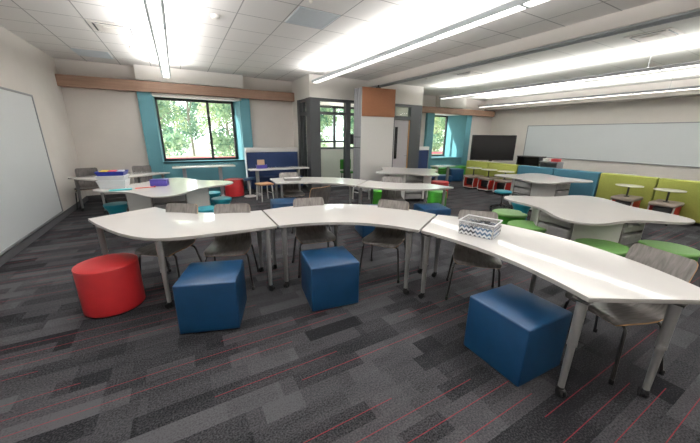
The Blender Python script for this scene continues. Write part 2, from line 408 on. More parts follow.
b = BM(); box2(b, (6.38, VY + .07, 2.3), (7.06, VY + .08, 2.6)); obj('transom_pane', b, GLASS, D1, smooth=False)
b = BM(); box2(b, (4.74, VY - .035, 1.45), (4.86, VY + .0, 1.66), .012); box2(b, (4.70, VY - .005, 1.40), (4.9, VY + .02, 1.70)); tag(obj('card_reader', b, BLACKP), 'black card reader box mounted on the dark glazed frame', 'card reader')

# ------------------------------------------------------------------ whiteboards and partition
def whiteboard(name_x, y0, y1, z0, z1, face, label):
    t = thing('whiteboard', label, 'whiteboard', (name_x, (y0 + y1) / 2, z0))
    yc = (y0 + y1) / 2; h = (z1 - z0); w = (y1 - y0)
    b = BM(); box(b, (face * .012, 0, h / 2), (.02, w - .04, h - .04)); obj('writing_surface', b, WBOARD, t, smooth=False)
    b = BM()
    for s in (-1, 1): box(b, (face * .017, s * (w / 2 - .015), h / 2), (.034, .03, h))
    for z in (.015, h - .015): box(b, (face * .017, 0, z), (.034, w - .06, .03))
    obj('frame', b, ALU, t, smooth=False)
    return t
whiteboard(XL, 1.0, 7.82, .13, 2.30, 1, 'tall whiteboard on the left wall reaching nearly to the floor')
whiteboard(XR, -1.0, 7.95, .85, 2.15, -1, 'long whiteboard on the far right wall behind the lime and teal sofas')

t = thing('folding_partition', 'stacked folding partition, white front panel with a brown tackboard top', 'partition', (5.15, 7.5, 0), math.radians(-3))
for k in range(4):
    b = BM(); box(b, (0, .06 + k * .12, 1.50), (1.10, .11, 2.90), 0, .006)
    p = obj('panel', b, PARTW if k == 0 else GREYP, t)
    b = BM()
    for s in (-1, 1): box(b, (s * .556, .06 + k * .12, 1.50), (.014, .07, 2.88))
    obj('edge_strip', b, GREYP, p, smooth=False)
    b = BM(); box(b, (0, .06 + k * .12, .025), (1.0, .06, .05)); obj('bottom_seal', b, BLACKP, p, smooth=False)
b = BM(); box(b, (0, -.005, 2.57), (1.10, .02, .76), 0, .003); o = obj('tackboard', b, BROWNT, t); o['label'] = 'brown tackboard top'
b = BM()
for z in (1.32, 1.62): box(b, (-.565, .24, z), (.012, .44, .02))
obj('latch_rail', b, DARKF, t, smooth=False)
b = BM(); tube(b, [(.12, .25, 2.94), (.12, .25, 3.07)], .02); box(b, (.12, .25, 3.0), (.12, .06, .03)); obj('hanger', b, DARKM, t)

# ------------------------------------------------------------------ tables
def arc3(p, q, r, n=18):
    ax, ay = p; bx, by = q; cx, cy = r
    d = 2 * (ax * (by - cy) + bx * (cy - ay) + cx * (ay - by))
    ux = ((ax * ax + ay * ay) * (by - cy) + (bx * bx + by * by) * (cy - ay) + (cx * cx + cy * cy) * (ay - by)) / d
    uy = ((ax * ax + ay * ay) * (cx - bx) + (bx * bx + by * by) * (ax - cx) + (cx * cx + cy * cy) * (bx - ax)) / d
    R = math.hypot(ax - ux, ay - uy)
    a0 = math.atan2(ay - uy, ax - ux); am = math.atan2(by - uy, bx - ux); a1 = math.atan2(cy - uy, cx - ux)
    def nrm(a): return a % (2 * PI)
    if nrm(am - a0) <= nrm(a1 - a0): sw = nrm(a1 - a0)
    else: sw = nrm(a1 - a0) - 2 * PI
    return [(ux + R * math.cos(a0 + sw * k / n), uy + R * math.sin(a0 + sw * k / n)) for k in range(n + 1)]

def leg_mesh(x, y, zt, parent, caster=True):
    b = BM(); tube(b, [(x, y, zt), (x, y, .42), (x, y, .40), (x, y, .05)], [.030, .027, .0225, .019], 14)
    lathe(b, [(0, .395), (.0285, .395), (.0285, .42), (0, .42)], (x, y, 0), 16)
    l = obj('leg', b, SILVER, parent)
    b = BM()
    if caster:
        rz = random.uniform(0, 6.28)
        m = xf((x, y, 0), rz)
        n0 = len(b.verts)
        for s in (-.014, .014):
            n1 = len(b.verts); lathe(b, [(0, -.008), (.026, -.008), (.029, 0), (.026, .008), (0, .008)], (0, 0, 0), 18)
            b.verts.ensure_lookup_table()
            vs = b.verts[n1:]
            bmesh.ops.transform(b, matrix=Matrix.Translation((s, .012, .029)) @ Matrix.Rotation(PI / 2, 4, 'Y'), verts=vs)
        box(b, (0, .004, .047), (.044, .05, .024), 0, .008)
        lathe(b, [(0, .04), (.022, .04), (.022, .072), (0, .072)], (0, 0, 0), 14)
        bmesh.ops.transform(b, matrix=m, verts=b.verts[:])
        obj('caster', b, BLACKP, l)
    else:
        lathe(b, [(0, 0), (.026, 0), (.026, .012), (.021, .05), (0, .052)], (x, y, 0), 16); obj('glide', b, BLACKP, l)
    return l

def shrink(pts, d):
    cx = sum(p[0] for p in pts) / len(pts); cy = sum(p[1] for p in pts) / len(pts)
    return [(cx + (x - cx) * d, cy + (y - cy) * d) for x, y in pts]

def table(label, outline, legs, group=None, name='curved_table', ztop=.757):
    k0 = (1.66 - ztop) / .92
    outline = [(x * k0, y * k0) for x, y in outline]
    cx = sum(p[0] for p in outline) / len(outline); cy = sum(p[1] for p in outline) / len(outline)
    t = thing(name, label, 'table', (cx, cy, 0), 0, group)
    loc = [(x - cx, y - cy) for x, y in outline]
    b = BM(); prism(b, loc, ztop - .03, ztop, 0, 1)
    es = [e for e in b.edges if abs(e.verts[0].co.z - e.verts[1].co.z) < 1e-6]
    bmesh.ops.bevel(b, geom=es, offset=.003, segments=2, affect='EDGES', profile=.5, material=-1)
    obj('tabletop', b, [TOPW, EDGE], t, angle=30)
    for (x, y) in legs:
        l = leg_mesh(x - cx, y - cy, ztop - .03, t)
        b = BM(); box(b, (x - cx, y - cy, ztop - .036), (.085, .085, .012)); obj('mounting_plate', b, DARKM, l, smooth=False)
    return t

gA = 'curved tables of the front row'
A = [(-.98, 4.20), (-.86, 3.92), (-.73, 3.66), (-.60, 3.43), (-.48, 3.265), (-.38, 3.16), (-.29, 3.095), (-.20, 3.06), (-.10, 3.035), (.05, 3.015), (.25, 3.0), (.50, 2.985), (.80, 2.975)] + arc3((.815, 3.72), (.06, 3.99), (-.36, 4.52))
table('white curved table at front left, its pointed end above the red drum pouf', A, [(-.85, 3.97), (-.27, 3.11), (.695, 2.985), (.72, 3.5), (-.32, 4.25)], gA)
Bo = arc3((.82, 2.965), (1.44, 2.80), (2.035, 2.165)) + arc3((2.655, 2.55), (1.85, 3.60), (.835, 3.72))
table('bare white curved table in the middle of the front row, over the centre blue cube', Bo, [(.875, 2.98), (.885, 3.5), (1.965, 2.225), (2.46, 2.52), (1.72, 3.42)], gA)
Co = arc3((2.05, 2.148), (2.16, 1.37), (2.03, .668)) + arc3((2.735, .255), (3.09, 1.40), (2.668, 2.53))
table('white curved table at front right carrying the zigzag patterned bin', Co, [(2.06, 2.06), (2.545, 2.365), (2.02, .69), (2.49, .405), (2.86, 1.40)], gA)
T2a = arc3((1.60, 5.80), (2.40, 5.50), (2.86, 4.88)) + arc3((3.44, 5.36), (2.75, 6.25), (1.66, 6.52))
table('white curved table of the second row at left holding a grey paper tray', T2a, [(1.72, 5.86), (1.76, 6.4), (2.87, 5.06), (3.32, 5.40)], 'curved tables of the second row')
T2b = arc3((2.88, 4.84), (3.40, 4.18), (4.46, 3.90)) + arc3((4.34, 4.46), (3.82, 4.80), (3.47, 5.33))
table('white curved table of the second row at right, its tip above the blue cube', T2b, [(2.98, 4.88), (3.42, 5.12), (4.32, 3.99), (4.24, 4.40)], 'curved tables of the second row')
FL = [(-2.12, 8.38), (-1.52, 7.76), (-.9, 8.10), (-.26, 8.64), (-.92, 9.08), (-1.6, 8.86)]
table('white angled table in the far left corner between two dark chairs', FL, [(-1.99, 8.36), (-1.52, 7.90), (-.42, 8.62), (-.95, 8.95)], name='angled_table')

def wave_table(label, cx, cy, th, base_rz, sc=1.0):
    t = thing('wave_table', label, 'table', (cx, cy, 0), 0, 'wave shaped tables on storage bases')
    pts = []
    for k in range(96):
        a = 2 * PI * k / 96
        u = 4 * (a - th)
        r = (.93 + .185 * math.cos(u + .25 * math.sin(u))) * sc
        pts.append((r * math.cos(a), r * math.sin(a)))
    b = BM(); prism(b, pts, .712, .742, 0, 1)
    es = [e for e in b.edges if abs(e.verts[0].co.z - e.verts[1].co.z) < 1e-6]
    bmesh.ops.bevel(b, geom=es, offset=.006, segments=2, affect='EDGES', profile=.5, material=-1)
    obj('tabletop', b, [TOPW, EDGE], t, angle=30)
    ap = .63 * sc; side = 2 * ap * math.tan(PI / 8)
    b = BM(); oc = [((ap - .04) / math.cos(PI / 8) * math.cos(base_rz + PI / 8 + k * PI / 4), (ap - .04) / math.cos(PI / 8) * math.sin(base_rz + PI / 8 + k * PI / 4)) for k in range(8)]
    prism(b, shrink(oc, .93), .0, .06); obj('plinth', b, BLACKP, t, smooth=False)
    b = BM(); prism(b, shrink(oc, .66), .06, .712); obj('core', b, GREYD, t, smooth=False)
    for k in range(8):
        a = base_rz + k * PI / 4
        cxx, cyy = (ap - .012) * math.cos(a), (ap - .012) * math.sin(a)
        if k % 2 == 0:
            b = BM(); box(b, (cxx, cyy, .386), (.024, side - .01, .65), a, .003); obj('side_panel', b, PANELW, t, smooth=False)
        else:
            b = BM()
            for s in (-1, 1):
                ox, oy = -math.sin(a) * s * (side / 2 - .02), math.cos(a) * s * (side / 2 - .02)
                box(b, (cxx - .09 * math.cos(a) + ox, cyy - .09 * math.sin(a) + oy, .386), (.2, .02, .65), a)
            box(b, (cxx - .18 * math.cos(a), cyy - .18 * math.sin(a), .386), (.02, side - .04, .65), a)
            dr = obj('drawer_stack', b, GREYD, t, smooth=False)
            for j in range(4):
                b = BM(); z = .14 + j * .158
                bx, by = cxx - .03 * math.cos(a), cyy - .03 * math.sin(a)
                box(b, (bx, by, z), (.10, side - .065, .128), a, .012)
                for s in (-1, 1):                                   # raised shoulders leave the hand scoop in the middle
                    ox, oy = -math.sin(a) * s * .13, math.cos(a) * s * .13
                    box(b, (bx + .045 * math.cos(a) + ox, by + .045 * math.sin(a) + oy, z + .035), (.03, .12, .06), a, .01)
                obj('tote_tray', b, GREYT, dr)
    return t
wave_table('large white wave shaped table at right, nearest of its kind, green stools around', 4.84, 1.90, math.radians(20), math.radians(38), .93)
wave_table('white wave shaped table before the teal sofa backs', 7.45, 3.95, math.radians(32), math.radians(38), .90)
wave_table('white wave shaped table at left holding white tub and purple box', -.24, 6.38, math.radians(-3), math.radians(-45), 1.0)
wave_table('white wave shaped table in front of the door and partition', 5.45, 6.40, math.radians(2), math.radians(22), .94)

# counter under the window, table of the blue booth
def post_table(name, label, x0, x1, y0, y1, ztop, lx, colr=SILVER):
    cx, cy = (x0 + x1) / 2, (y0 + y1) / 2
    t = thing(name, label, 'table', (cx, cy, 0))
    b = BM(); box(b, (0, 0, ztop - .016), (x1 - x0, y1 - y0, .032), 0, .004); obj('tabletop', b, TOPW, t)
    for x in lx:
        b = BM(); box(b, (x - cx, 0, ztop / 2), (.09, .05, ztop - .06), 0, .005); l = obj('leg', b, colr, t)
        b = BM(); box(b, (x - cx, 0, .015), (.09, y1 - y0 - .1, .03), 0, .006); obj('foot_bar', b, colr, l)
    return t
post_table('counter_table', 'long pale narrow table standing before the teal window sill', -.20, 1.29, 8.62, 9.12, .85, (.06, .92), GREYP)
post_table('booth_table', 'white table in front of the navy high back sofa, left', 1.60, 3.30, 8.30, 8.82, .742, (1.84, 3.05), SILVER)
post_table('low_table', 'narrow white table before the low green bench by the bright bay', 7.45, 8.32, 7.30, 7.62, .70, (7.62, 8.15), SILVER)

# ------------------------------------------------------------------ chairs
def chair(label, loc, rz, shell, group, name='shell_chair'):
    t = thing(name, label, 'chair', loc, rz, group)
    prof = [(-.245, .428), (-.235, .441), (-.20, .449), (-.12, .446), (-.03, .440), (.06, .438), (.13, .445), (.175, .463), (.205, .495), (.225, .54), (.243, .60), (.262, .67), (.283, .745), (.303, .81), (.312, .84), (.317, .855), (.319, .862)]
    hw = [.19, .213, .226, .23, .23, .226, .217, .205, .198, .197, .200, .204, .206, .205, .198, .186, .165]
    nu = 8; th = .011
    rows_t, rows_b = [], []
    b = BM()
    n = len(prof)
    for i, ((y, z), w) in enumerate(zip(prof, hw)):
        y0, z0 = prof[max(0, i - 1)]; y1, z1 = prof[min(n - 1, i + 1)]
        ty, tz = y1 - y0, z1 - z0; l = math.hypot(ty, tz); ny, nz = -tz / l, ty / l       # normal towards the sitter
        ct, cb = [], []
        for j in range(nu + 1):
            u = -1 + 2 * j / nu
            cup = .016 * u * u * (1 if i < n else 0)
            px, py, pz = w * u, y + ny * cup, z + nz * cup
            ct.append(b.verts.new((px, py, pz))); cb.append(b.verts.new((px, py - ny * th, pz - nz * th)))
        rows_t.append(ct); rows_b.append(cb)
    for i in range(n - 1):
        for j in range(nu):
            b.faces.new((rows_t[i][j], rows_t[i][j + 1], rows_t[i + 1][j + 1], rows_t[i + 1][j]))
            b.faces.new((rows_b[i][j], rows_b[i + 1][j], rows_b[i + 1][j + 1], rows_b[i][j + 1]))
        for j in (0, nu):
            f = b.faces.new((rows_t[i][j], rows_t[i + 1][j], rows_b[i + 1][j], rows_b[i][j])); f.material_index = 1
    for i in (0, n - 1):
        for j in range(nu):
            f = b.faces.new((rows_t[i][j], rows_t[i][j + 1], rows_b[i][j + 1], rows_b[i][j])); f.material_index = 1
    obj('seat_shell', b, [shell, PLY], t, angle=50)
    b = BM()
    for s in (-1, 1): tube(b, [(s * .15, -.17, .425), (s * .15, .12, .42)], .011, 8)
    for y in (-.12, .08): tube(b, [(-.15, y, .42), (.15, y, .42)], .010, 8)
    obj('seat_frame', b, DARKM, t)
    for sx in (-1, 1):
        for sy in (-1, 1):
            b = BM()
            y0 = -.15 if sy < 0 else .10
            tube(b, [(sx * .12, y0, .42), (sx * .185, y0 + sy * .02, .417), (sx * .208, y0 + sy * .032, .40), (sx * .216, y0 + sy * .042, .37), (sx * .248, sy * .225, .02)], .0115, 8)
            l = obj('leg', b, DARKM, t)
            b = BM(); lathe(b, [(0, 0), (.016, 0), (.016, .03), (.012, .038), (0, .038)], (sx * .249, sy * .231, 0), 12); obj('foot_cap', b, BLACKP, l)
    return t
def face(fx, fy): return math.atan2(fx, -fy)          # chair looks along local -Y
gC = 'grey wood-look shell chairs tucked under the front tables'
c0 = chair('grey wood-look shell chair at the front left table, nearest the red drum pouf', (-.23, 3.72, 0), face(-.6, -.8), CHAIRW, gC)
dup(c0, (.37, 3.40, 0), face(-.33, -.94), 'grey wood-look shell chair behind the leftmost blue cube')
dup(c0, (1.36, 3.32, 0), face(-.17, -.98), 'grey wood-look shell chair directly behind the second blue cube from the left')
dup(c0, (2.09, 2.80, 0), face(-.80, -.60), 'grey wood-look shell chair at the right half of the middle front table')
dup(c0, (2.61, 1.89, 0), face(-.74, -.67), 'grey wood-look shell chair behind the zigzag patterned bin')
dup(c0, (2.74, .73, 0), face(-.95, .30), 'grey wood-look shell chair at the right end, its tan plywood edges in view')
gD = 'grey shell chairs around the second row tables'
dup(c0, (2.02, 6.12, 0), face(-.1, -1), 'grey shell chair behind the grey paper tray on the second row table', gD)
dup(c0, (3.58, 4.62, 0), face(-.5, -.85), 'grey shell chair behind the right second row table, its back above the top', gD)
d0 = chair('shell chair turned away and painted dark as backlit, between the middle front table and the second row', (1.845, 4.62, 0), face(-.22, .97), CHAIRD, 'dark shell chairs')  # backlit darkness is put into this shell's colour
dup(d0, (-1.92, 8.86, 0), face(.1, -1), 'dark shell chair in the far left corner by the whiteboard', 'dark shell chairs')
dup(d0, (-.86, 9.02, 0), face(.1, -1), 'dark shell chair between the corner table and the teal window surround', 'dark shell chairs')

# ------------------------------------------------------------------ poufs and stools
def cube_pouf(label, loc, rz, s=.49, h=.468, group='blue cube poufs'):
    t = thing('cube_pouf', label, 'pouf', loc, rz, group)
    b = BM(); box(b, (0, 0, h / 2 + .006), (s, s, h - .012), 0, .014, 3); obj('body', b, BLUE, t, angle=60)
    b = BM(); c = s / 2 - .010
    for z in (h - .011, .02):
        pts = [(-c, -c, z), (c, -c, z), (c, c, z), (-c, c, z)]
        for p, q in zip(pts, pts[1:] + pts[:1]): tube(b, [p, q], .0055, 8)
    obj('piping', b, BLUE, t)
    b = BM(); box(b, (0, 0, .005), (s - .05, s - .05, .01)); obj('base', b, BLACKP, t, smooth=False)
    return t
q0 = cube_pouf('blue cube pouf at front left, beside the red drum pouf', (.115, 2.74, 0), math.radians(-18))
dup(q0, (1.205, 2.565, 0), math.radians(-8.5), 'blue cube pouf in the centre under the middle front table')
dup(q0, (2.07, 1.08, 0), math.radians(-3), 'blue cube pouf at front right, nearest the camera')
dup(q0, (1.62, 5.38, 0), math.radians(-10), 'blue cube pouf before the left end of the second row tables')
dup(q0, (2.80, 4.16, 0), math.radians(-15), 'blue cube pouf half hidden behind the middle front table')
dup(q0, (3.80, 3.76, 0), math.radians(-20), 'blue cube pouf under the right tip of the second row tables')

dup(q0, (9.3, 8.15, 0), math.radians(-25), 'blue cube pouf at the right end of the low green bench')

cube_pouf('low flat blue square pouf in front of the low green bench', (8.72, 8.22, 0), math.radians(-25), .55, .24, None)

def drum_pouf(name, label, loc, r, h, m, group=None):
    t = thing(name, label, 'pouf', loc, 0, group)
    b = BM(); lathe(b, [(0, .01), (r - .012, .01), (r, .02), (r, h - .025), (r - .004, h - .012), (r - .02, h - .004), (r * .6, h + .003), (0, h + .006)], (0, 0, 0), 56); obj('body', b, m, t, angle=50)
    b = BM(); n = 56
    tube_pts = [((r - .004) * math.cos(2 * PI * k / n), (r - .004) * math.sin(2 * PI * k / n), h - .012) for k in range(n + 1)]
    tube(b, tube_pts, .0055, 8); obj('piping', b, m, t)
    b = BM(); lathe(b, [(0, 0), (r - .03, 0), (r - .03, .01), (0, .01)], (0, 0, 0), 40); obj('base', b, BLACKP, t)
    return t
r0 = drum_pouf('drum_pouf', 'large red drum pouf at front left on the carpet', (-.745, 3.43, 0), .248, .47, RED, 'red drum poufs')
dup(r0, (1.225, 8.74, 0), 0, 'red drum pouf at the back under the teal window')
dup(r0, (6.2, 5.93, 0), 0, 'red drum pouf behind the second row table tip, beside green drum')
g0 = drum_pouf('drum_pouf', 'green drum pouf beyond the right tip of the second row tables', (5.12, 4.93, 0), .215, .45, GREEN, 'green drum poufs')
dup(g0, (3.98, 5.62, 0), 0, 'green drum pouf glimpsed under the second row tables')

def wobble_stool(label, loc, body, pad, group, h=.45):
    t = thing('wobble_stool', label, 'stool', loc, 0, group)
    b = BM(); lathe(b, [(0, 0), (.08, .0), (.13, .012), (.148, .03), (.135, .08), (.118, .16), (.118, .24), (.142, .33), (.178, .39), (.188, h - .035), (.186, h - .03), (0, h - .03)], (0, 0, 0), 44); obj('body', b, body, t, angle=60)
    b = BM(); lathe(b, [(0, h - .032), (.186, h - .032), (.191, h - .02), (.186, h - .006), (.15, h), (0, h + .003)], (0, 0, 0), 44); obj('seat_pad', b, pad, t, angle=60)
    return t
def kidney_pouf(label, loc, rz, group, r=.265, h=.455):
    t = thing('kidney_pouf', label, 'pouf', loc, rz, group)
    def ring(d):
        o = []
        for k in range(64):
            a = 2 * PI * k / 64
            rr = r * (1.0 + .06 * math.cos(2 * a) - .30 * math.exp(-((((a + PI) % (2 * PI)) - PI) / .42) ** 2)) - d
            o.append((rr * math.cos(a), rr * math.sin(a)))
        return o
    def stack(bm, prof):
        rs = [[bm.verts.new((x, y, z)) for x, y in ring(d)] for d, z in prof]
        for p, q in zip(rs, rs[1:]):
            for k in range(64): bm.faces.new((p[k], p[(k + 1) % 64], q[(k + 1) % 64], q[k]))
        bm.faces.new(rs[0][::-1]); bm.faces.new(rs[-1])
    b = BM(); stack(b, [(.05, .012), (.035, .02), (.028, .10), (.022, .30), (.018, h - .04)]); obj('body', b, GREEN, t, angle=60)
    b = BM(); stack(b, [(.016, h - .04), (.004, h - .034), (.0, h - .02), (.006, h - .006), (.02, h)]); obj('seat_pad', b, GREENLIT, t, angle=60)
    b = BM(); stack(b, [(.07, 0), (.07, .012)]); obj('base', b, BLACKP, t, smooth=False)
    return t
gG = 'green kidney poufs around the nearest wave table'
s0 = kidney_pouf('green pouf with light painted on its seat, farthest left at the near wave table', (4.72, 2.88, 0), -.6, gG)
dup(s0, (4.27, 2.30, 0), -.5, 'green pouf with light painted on its seat left of the near wave table, second from the left')
dup(s0, (4.20, 1.40, 0), 2.6, 'green pouf directly above the front right table edge, under the wave table')
dup(s0, (4.82, 1.00, 0), 2.2, 'green pouf just behind the tan-edged chair back')
gT = 'teal stools around the left wave table'
s1 = wobble_stool('teal stool at the left side of the left wave table', (-1.10, 6.58, 0), TEALSEAT, TEALSEAT, gT)
dup(s1, (.62, 6.27, 0), 0, 'teal stool below the right tip of the left wave table, before the red pouf')
dup(s1, (.28, 5.50, 0), 0, 'teal stool in front of the left wave table, behind the front chairs')
dup(s1, (.50, 7.00, 0), 0, 'teal stool behind the left wave table, only its rim showing')
dup(s1, (5.72, 3.28, 0), 0, 'teal stool between the two right wave tables, grey shade below', 'teal stools on the right')

t = thing('swivel_stool', 'teal stool on black swivel legs left of the middle wave table', 'stool', (6.50, 4.22, 0))
b = BM(); lathe(b, [(0, .40), (.17, .40), (.19, .415), (.19, .445), (.17, .458), (0, .46)], (0, 0, 0), 40); obj('seat', b, TEALSEAT, t)
b = BM(); tube(b, [(0, 0, .40), (0, 0, .08)], .022); obj('column', b, BLACKP, t)
for k in range(5):
    a = k * 2 * PI / 5 + .3
    b = BM(); tube(b, [(.015 * math.cos(a), .015 * math.sin(a), .13), (.14 * math.cos(a), .14 * math.sin(a), .09), (.24 * math.cos(a), .24 * math.sin(a), .055)], [.016, .014, .010], 8); l = obj('leg', b, BLACKP, t)
    b = BM(); lathe(b, [(0, 0), (.02, .006), (.026, .027), (.02, .048), (0, .054)], (.25 * math.cos(a), .25 * math.sin(a), 0), 14); obj('caster', b, BLACKP, l)

def wood_stool(label, loc, rz, h=.455):
    t = thing('wooden_stool', label, 'stool', loc, rz, 'tan wooden topped stools')
    b = BM(); box(b, (0, 0, h - .02), (.36, .36, .04), 0, .008); obj('seat', b, TAN, t)
    for sx in (-1, 1):
        for sy in (-1, 1):
            b = BM(); tube(b, [(sx * .14, sy * .14, h - .04), (sx * .16, sy * .16, 0)], [.016, .014], 10); obj('leg', b, PANELW, t)
    b = BM()
    for s in (-1, 1): tube(b, [(s * .152, -.152, .2), (s * .152, .152, .2)], .009, 8)
    obj('stretcher', b, PANELW, t)
    return t
ws = wood_stool('tan wooden stool by the left end of the second row tables', (1.82, 7.75, 0), math.radians(12))
dup(ws, (4.15, 6.75, 0), .2, 'tan wooden stool behind the second row tables, before the partition')

t = thing('pedestal_stool', 'blue topped stool on a pale pedestal beside the navy sofa', 'stool', (1.585, 8.46, 0))
b = BM(); lathe(b, [(0, .46), (.15, .46), (.16, .475), (.15, .51), (0, .515)], (0, 0, 0), 30); obj('seat', b, BLUE, t)
b = BM(); tube(b, [(0, 0, .46), (0, 0, .02)], .025, 12); obj('column', b, PANELW, t)
b = BM(); lathe(b, [(0, 0), (.17, 0), (.165, .015), (.03, .03), (0, .03)], (0, 0, 0), 30); obj('base', b, PANELW, t)

# ------------------------------------------------------------------ sofas and mobile seats
def booth_sofa(label, x0, x1, yb, h=1.28):
    t = thing('high_back_sofa', label, 'sofa', ((x0 + x1) / 2, yb, 0), 0, 'navy high back sofas')
    w = x1 - x0
    b = BM(); box(b, (0, .10, h / 2 - .02), (w, .18, h - .16), 0, .02); obj('backrest', b, NAVY, t)
    b = BM(); box(b, (0, .10, h - .065), (w + .02, .2, .13), 0, .006); obj('top_rail', b, PARTW, t)
    b = BM(); box(b, (0, -.22, .28), (w - .02, .46, .32), 0, .03, 3); obj('seat', b, NAVY, t)
    b = BM(); box(b, (0, -.16, .07), (w - .1, .5, .10)); obj('plinth', b, BLACKP, t)
    for s in (-1, 1):
        b = BM(); box(b, (s * (w / 2 + .008), .10, h / 2 - .05), (.014, .2, h - .1)); obj('end_panel', b, GREYP, t, smooth=False)
    for s in (-1, 1):
        b = BM(); box(b, (s * (w / 2 - .12), .0, .01), (.06, .06, .02)); obj('foot', b, BLACKP, t)
    return t
booth_sofa('navy high back sofa with white top rail between window surround and vestibule', 1.72, 3.30, 9.26)
booth_sofa('navy high back sofa corner right of the door post', 7.72, 8.42, 8.75)

def back_sofa(label, yc, m, w):
    t = thing('back_to_back_sofa', label, 'sofa', (8.76, yc, 0), 0, 'row of lime and teal sofa backs')
    b = BM(); box(b, (.11, 0, .46), (.20, w - .02, .80), 0, .025, 3); obj('backrest', b, m, t)
    b = BM(); box(b, (.43, 0, .29), (.46, w - .02, .30), 0, .03, 3); obj('seat', b, m, t)
    for sx in (.09, .56):
        for s in (-1, 1):
            b = BM(); tube(b, [(sx, s * (w / 2 - .1), .15), (sx, s * (w / 2 - .1), 0)], .02, 10); obj('leg', b, DARKM, t)
    return t
ys = [7.24, 6.35, 5.36, 4.34, 3.30, 2.27, 1.20, .14]
cols = [GREENSOFA, GREENSOFA, TEALSOFA, TEALSOFA, GREENSOFA, GREENSOFA, GREENSOFA]
labs = ['lime sofa back at the far left end of the row, under the television', 'lime sofa back under the right half of the television, next to teal', 'teal sofa back left of the other teal one, below the black shelf cart',
        'teal sofa back on the right, meeting the lime fabric', 'lime sofa back just right of the teal pair', 'lime sofa back at the right edge of the picture', 'lime sofa back past the right edge of the picture']
for i in range(6): back_sofa(labs[i], (ys[i] + ys[i + 1]) / 2, cols[i], ys[i] - ys[i + 1])

def mobile_seat(label, loc, rz=0.0):
    t = thing('tablet_seat', label, 'seat', loc, rz, 'red storage seats with round tablet tables')
    w_ = .182
    b = BM()
    for s in (-1, 1): box(b, (.03, s * .168, .215), (.46, .018, .30), 0, .006)
    box(b, (.245, 0, .215), (.018, .33, .30)); box(b, (.03, 0, .075), (.46, .33, .018))
    obj('shell', b, REDPL, t)
    b = BM()
    for s in (-1, 1):
        tube(b, [(-.20, s * w_, .37), (-.235, s * w_, .2), (-.22, s * w_, .06)], .013, 8)
        tube(b, [(-.22, s * w_, .06), (.22, s * w_, .06)], .013, 8)
    tube(b, [(-.225, -w_, .062), (-.225, w_, .062)], .013, 8)
    obj('side_frame', b, PANELW, t)
    b = BM(); box(b, (.02, 0, .40), (.54, .40, .075), 0, .025, 3); obj('cushion', b, CUSH, t)
    b = BM(); box(b, (.02, 0, .235), (.34, .28, .2), 0, .02); obj('storage_bin', b, BLACKP, t)
    for sx in (-1, 1):
        for sy in (-1, 1):
            b = BM(); lathe(b, [(0, 0), (.02, .004), (.026, .024), (.02, .044), (0, .048)], (sx * .2, sy * .14, 0), 12); obj('caster', b, BLACKP, t)
    b = BM(); tube(b, [(-.02, 0, .43), (-.02, 0, .67)], .017, 10); lathe(b, [(0, .43), (.05, .435), (.045, .45), (0, .455)], (-.02, 0, 0), 16); p = obj('post', b, DARKM, t)
    b = BM(); lathe(b, [(0, .664), (.21, .664), (.235, .672), (.235, .684), (0, .69)], (-.02, 0, 0), 36); obj('tablet_top', b, TOPW, t)
    return t
m0 = mobile_seat('red storage seat with round tablet, leftmost at the end of the lime sofa backs', (8.44, 6.60, 0))
dup(m0, (8.44, 6.04, 0), 0, 'red storage seat with round tablet, second from the left along the lime backs')
dup(m0, (8.44, 5.48, 0), 0, 'red storage seat with round tablet behind the teal swivel stool')
dup(m0, (8.46, 2.60, 0), 0, 'red storage seat with round tablet before the seam of the right lime backs')
dup(m0, (8.46, 1.97, 0), 0, 'red storage seat with round tablet farthest right, beyond the wave table tip')
dup(m0, (11.2, 3.62, 0), PI, 'red storage seat far behind the lime backs, only its tablet showing')

# low green bench before the bright bay
t = thing('low_bench', 'low green bench in front of the bright teal bay', 'bench', (9.9, 8.95, 0))
b = BM(); box(b, (0, -.05, .24), (1.7, .56, .26), 0, .03, 3); obj('base_block', b, GREEN, t)
b = BM(); box(b, (0, -.05, .41), (1.72, .58, .08), 0, .03, 3); obj('seat', b, GREEN, t)
for sx in (-1, 1):
    for sy in (-.25, .15):
        b = BM(); tube(b, [(sx * .75, sy, .15), (sx * .75, sy, 0)], .02, 10); obj('leg', b, DARKM, t)

# ------------------------------------------------------------------ television and shelf carts
t = thing('television', 'large black flat television on a stand in the far right corner', 'television', (11.2, 8.0, 0), math.radians(-30))
b = BM(); box(b, (0, 0, 1.235), (1.78, .05, 1.0), 0, .008); obj('casing', b, BLACKP, t)
b = BM(); box(b, (0, -.027, 1.24), (1.72, .006, .945)); obj('screen', b, SCREEN, t, smooth=False)
b = BM(); box(b, (0, .09, .72), (.12, .08, 1.3), 0, .01); obj('column', b, DARKM, t)
b = BM(); box(b, (0, .05, .04), (1.0, .55, .06), 0, .01); box(b, (0, .05, .005), (.9, .45, .01)); obj('base', b, DARKM, t)
b = BM(); box(b, (0, -.03, .66), (.26, .2, .06), 0, .01); obj('tray', b, PANELW, t)
t = thing('shelf_cart', 'black shelf cart behind the left teal sofa back', 'cart', (9.85, 5.62, 0))
b = BM()
for s in (-1, 1): box(b, (0, s * .34, .55), (.36, .02, 1.02))
box(b, (.17, 0, .55), (.02, .66, 1.02)); box(b, (0, 0, 1.07), (.4, .72, .03)); obj('body', b, BLACKP, t, smooth=False)
for z in (.12, .45, .76):
    b = BM(); box(b, (-.01, 0, z), (.33, .66, .02)); obj('shelf', b, TAN, t, smooth=False)
for sx in (-1, 1):
    for sy in (-1, 1):
        b = BM(); lathe(b, [(0, 0), (.02, .004), (.026, .024), (.02, .044), (0, .05)], (sx * .14, sy * .3, 0), 12); obj('caster', b, BLACKP, t)
t2 = thing('shelf_cart', 'grey shelf cart with papers on top behind the teal sofa backs', 'cart', (9.85, 4.98, 0))
b = BM()
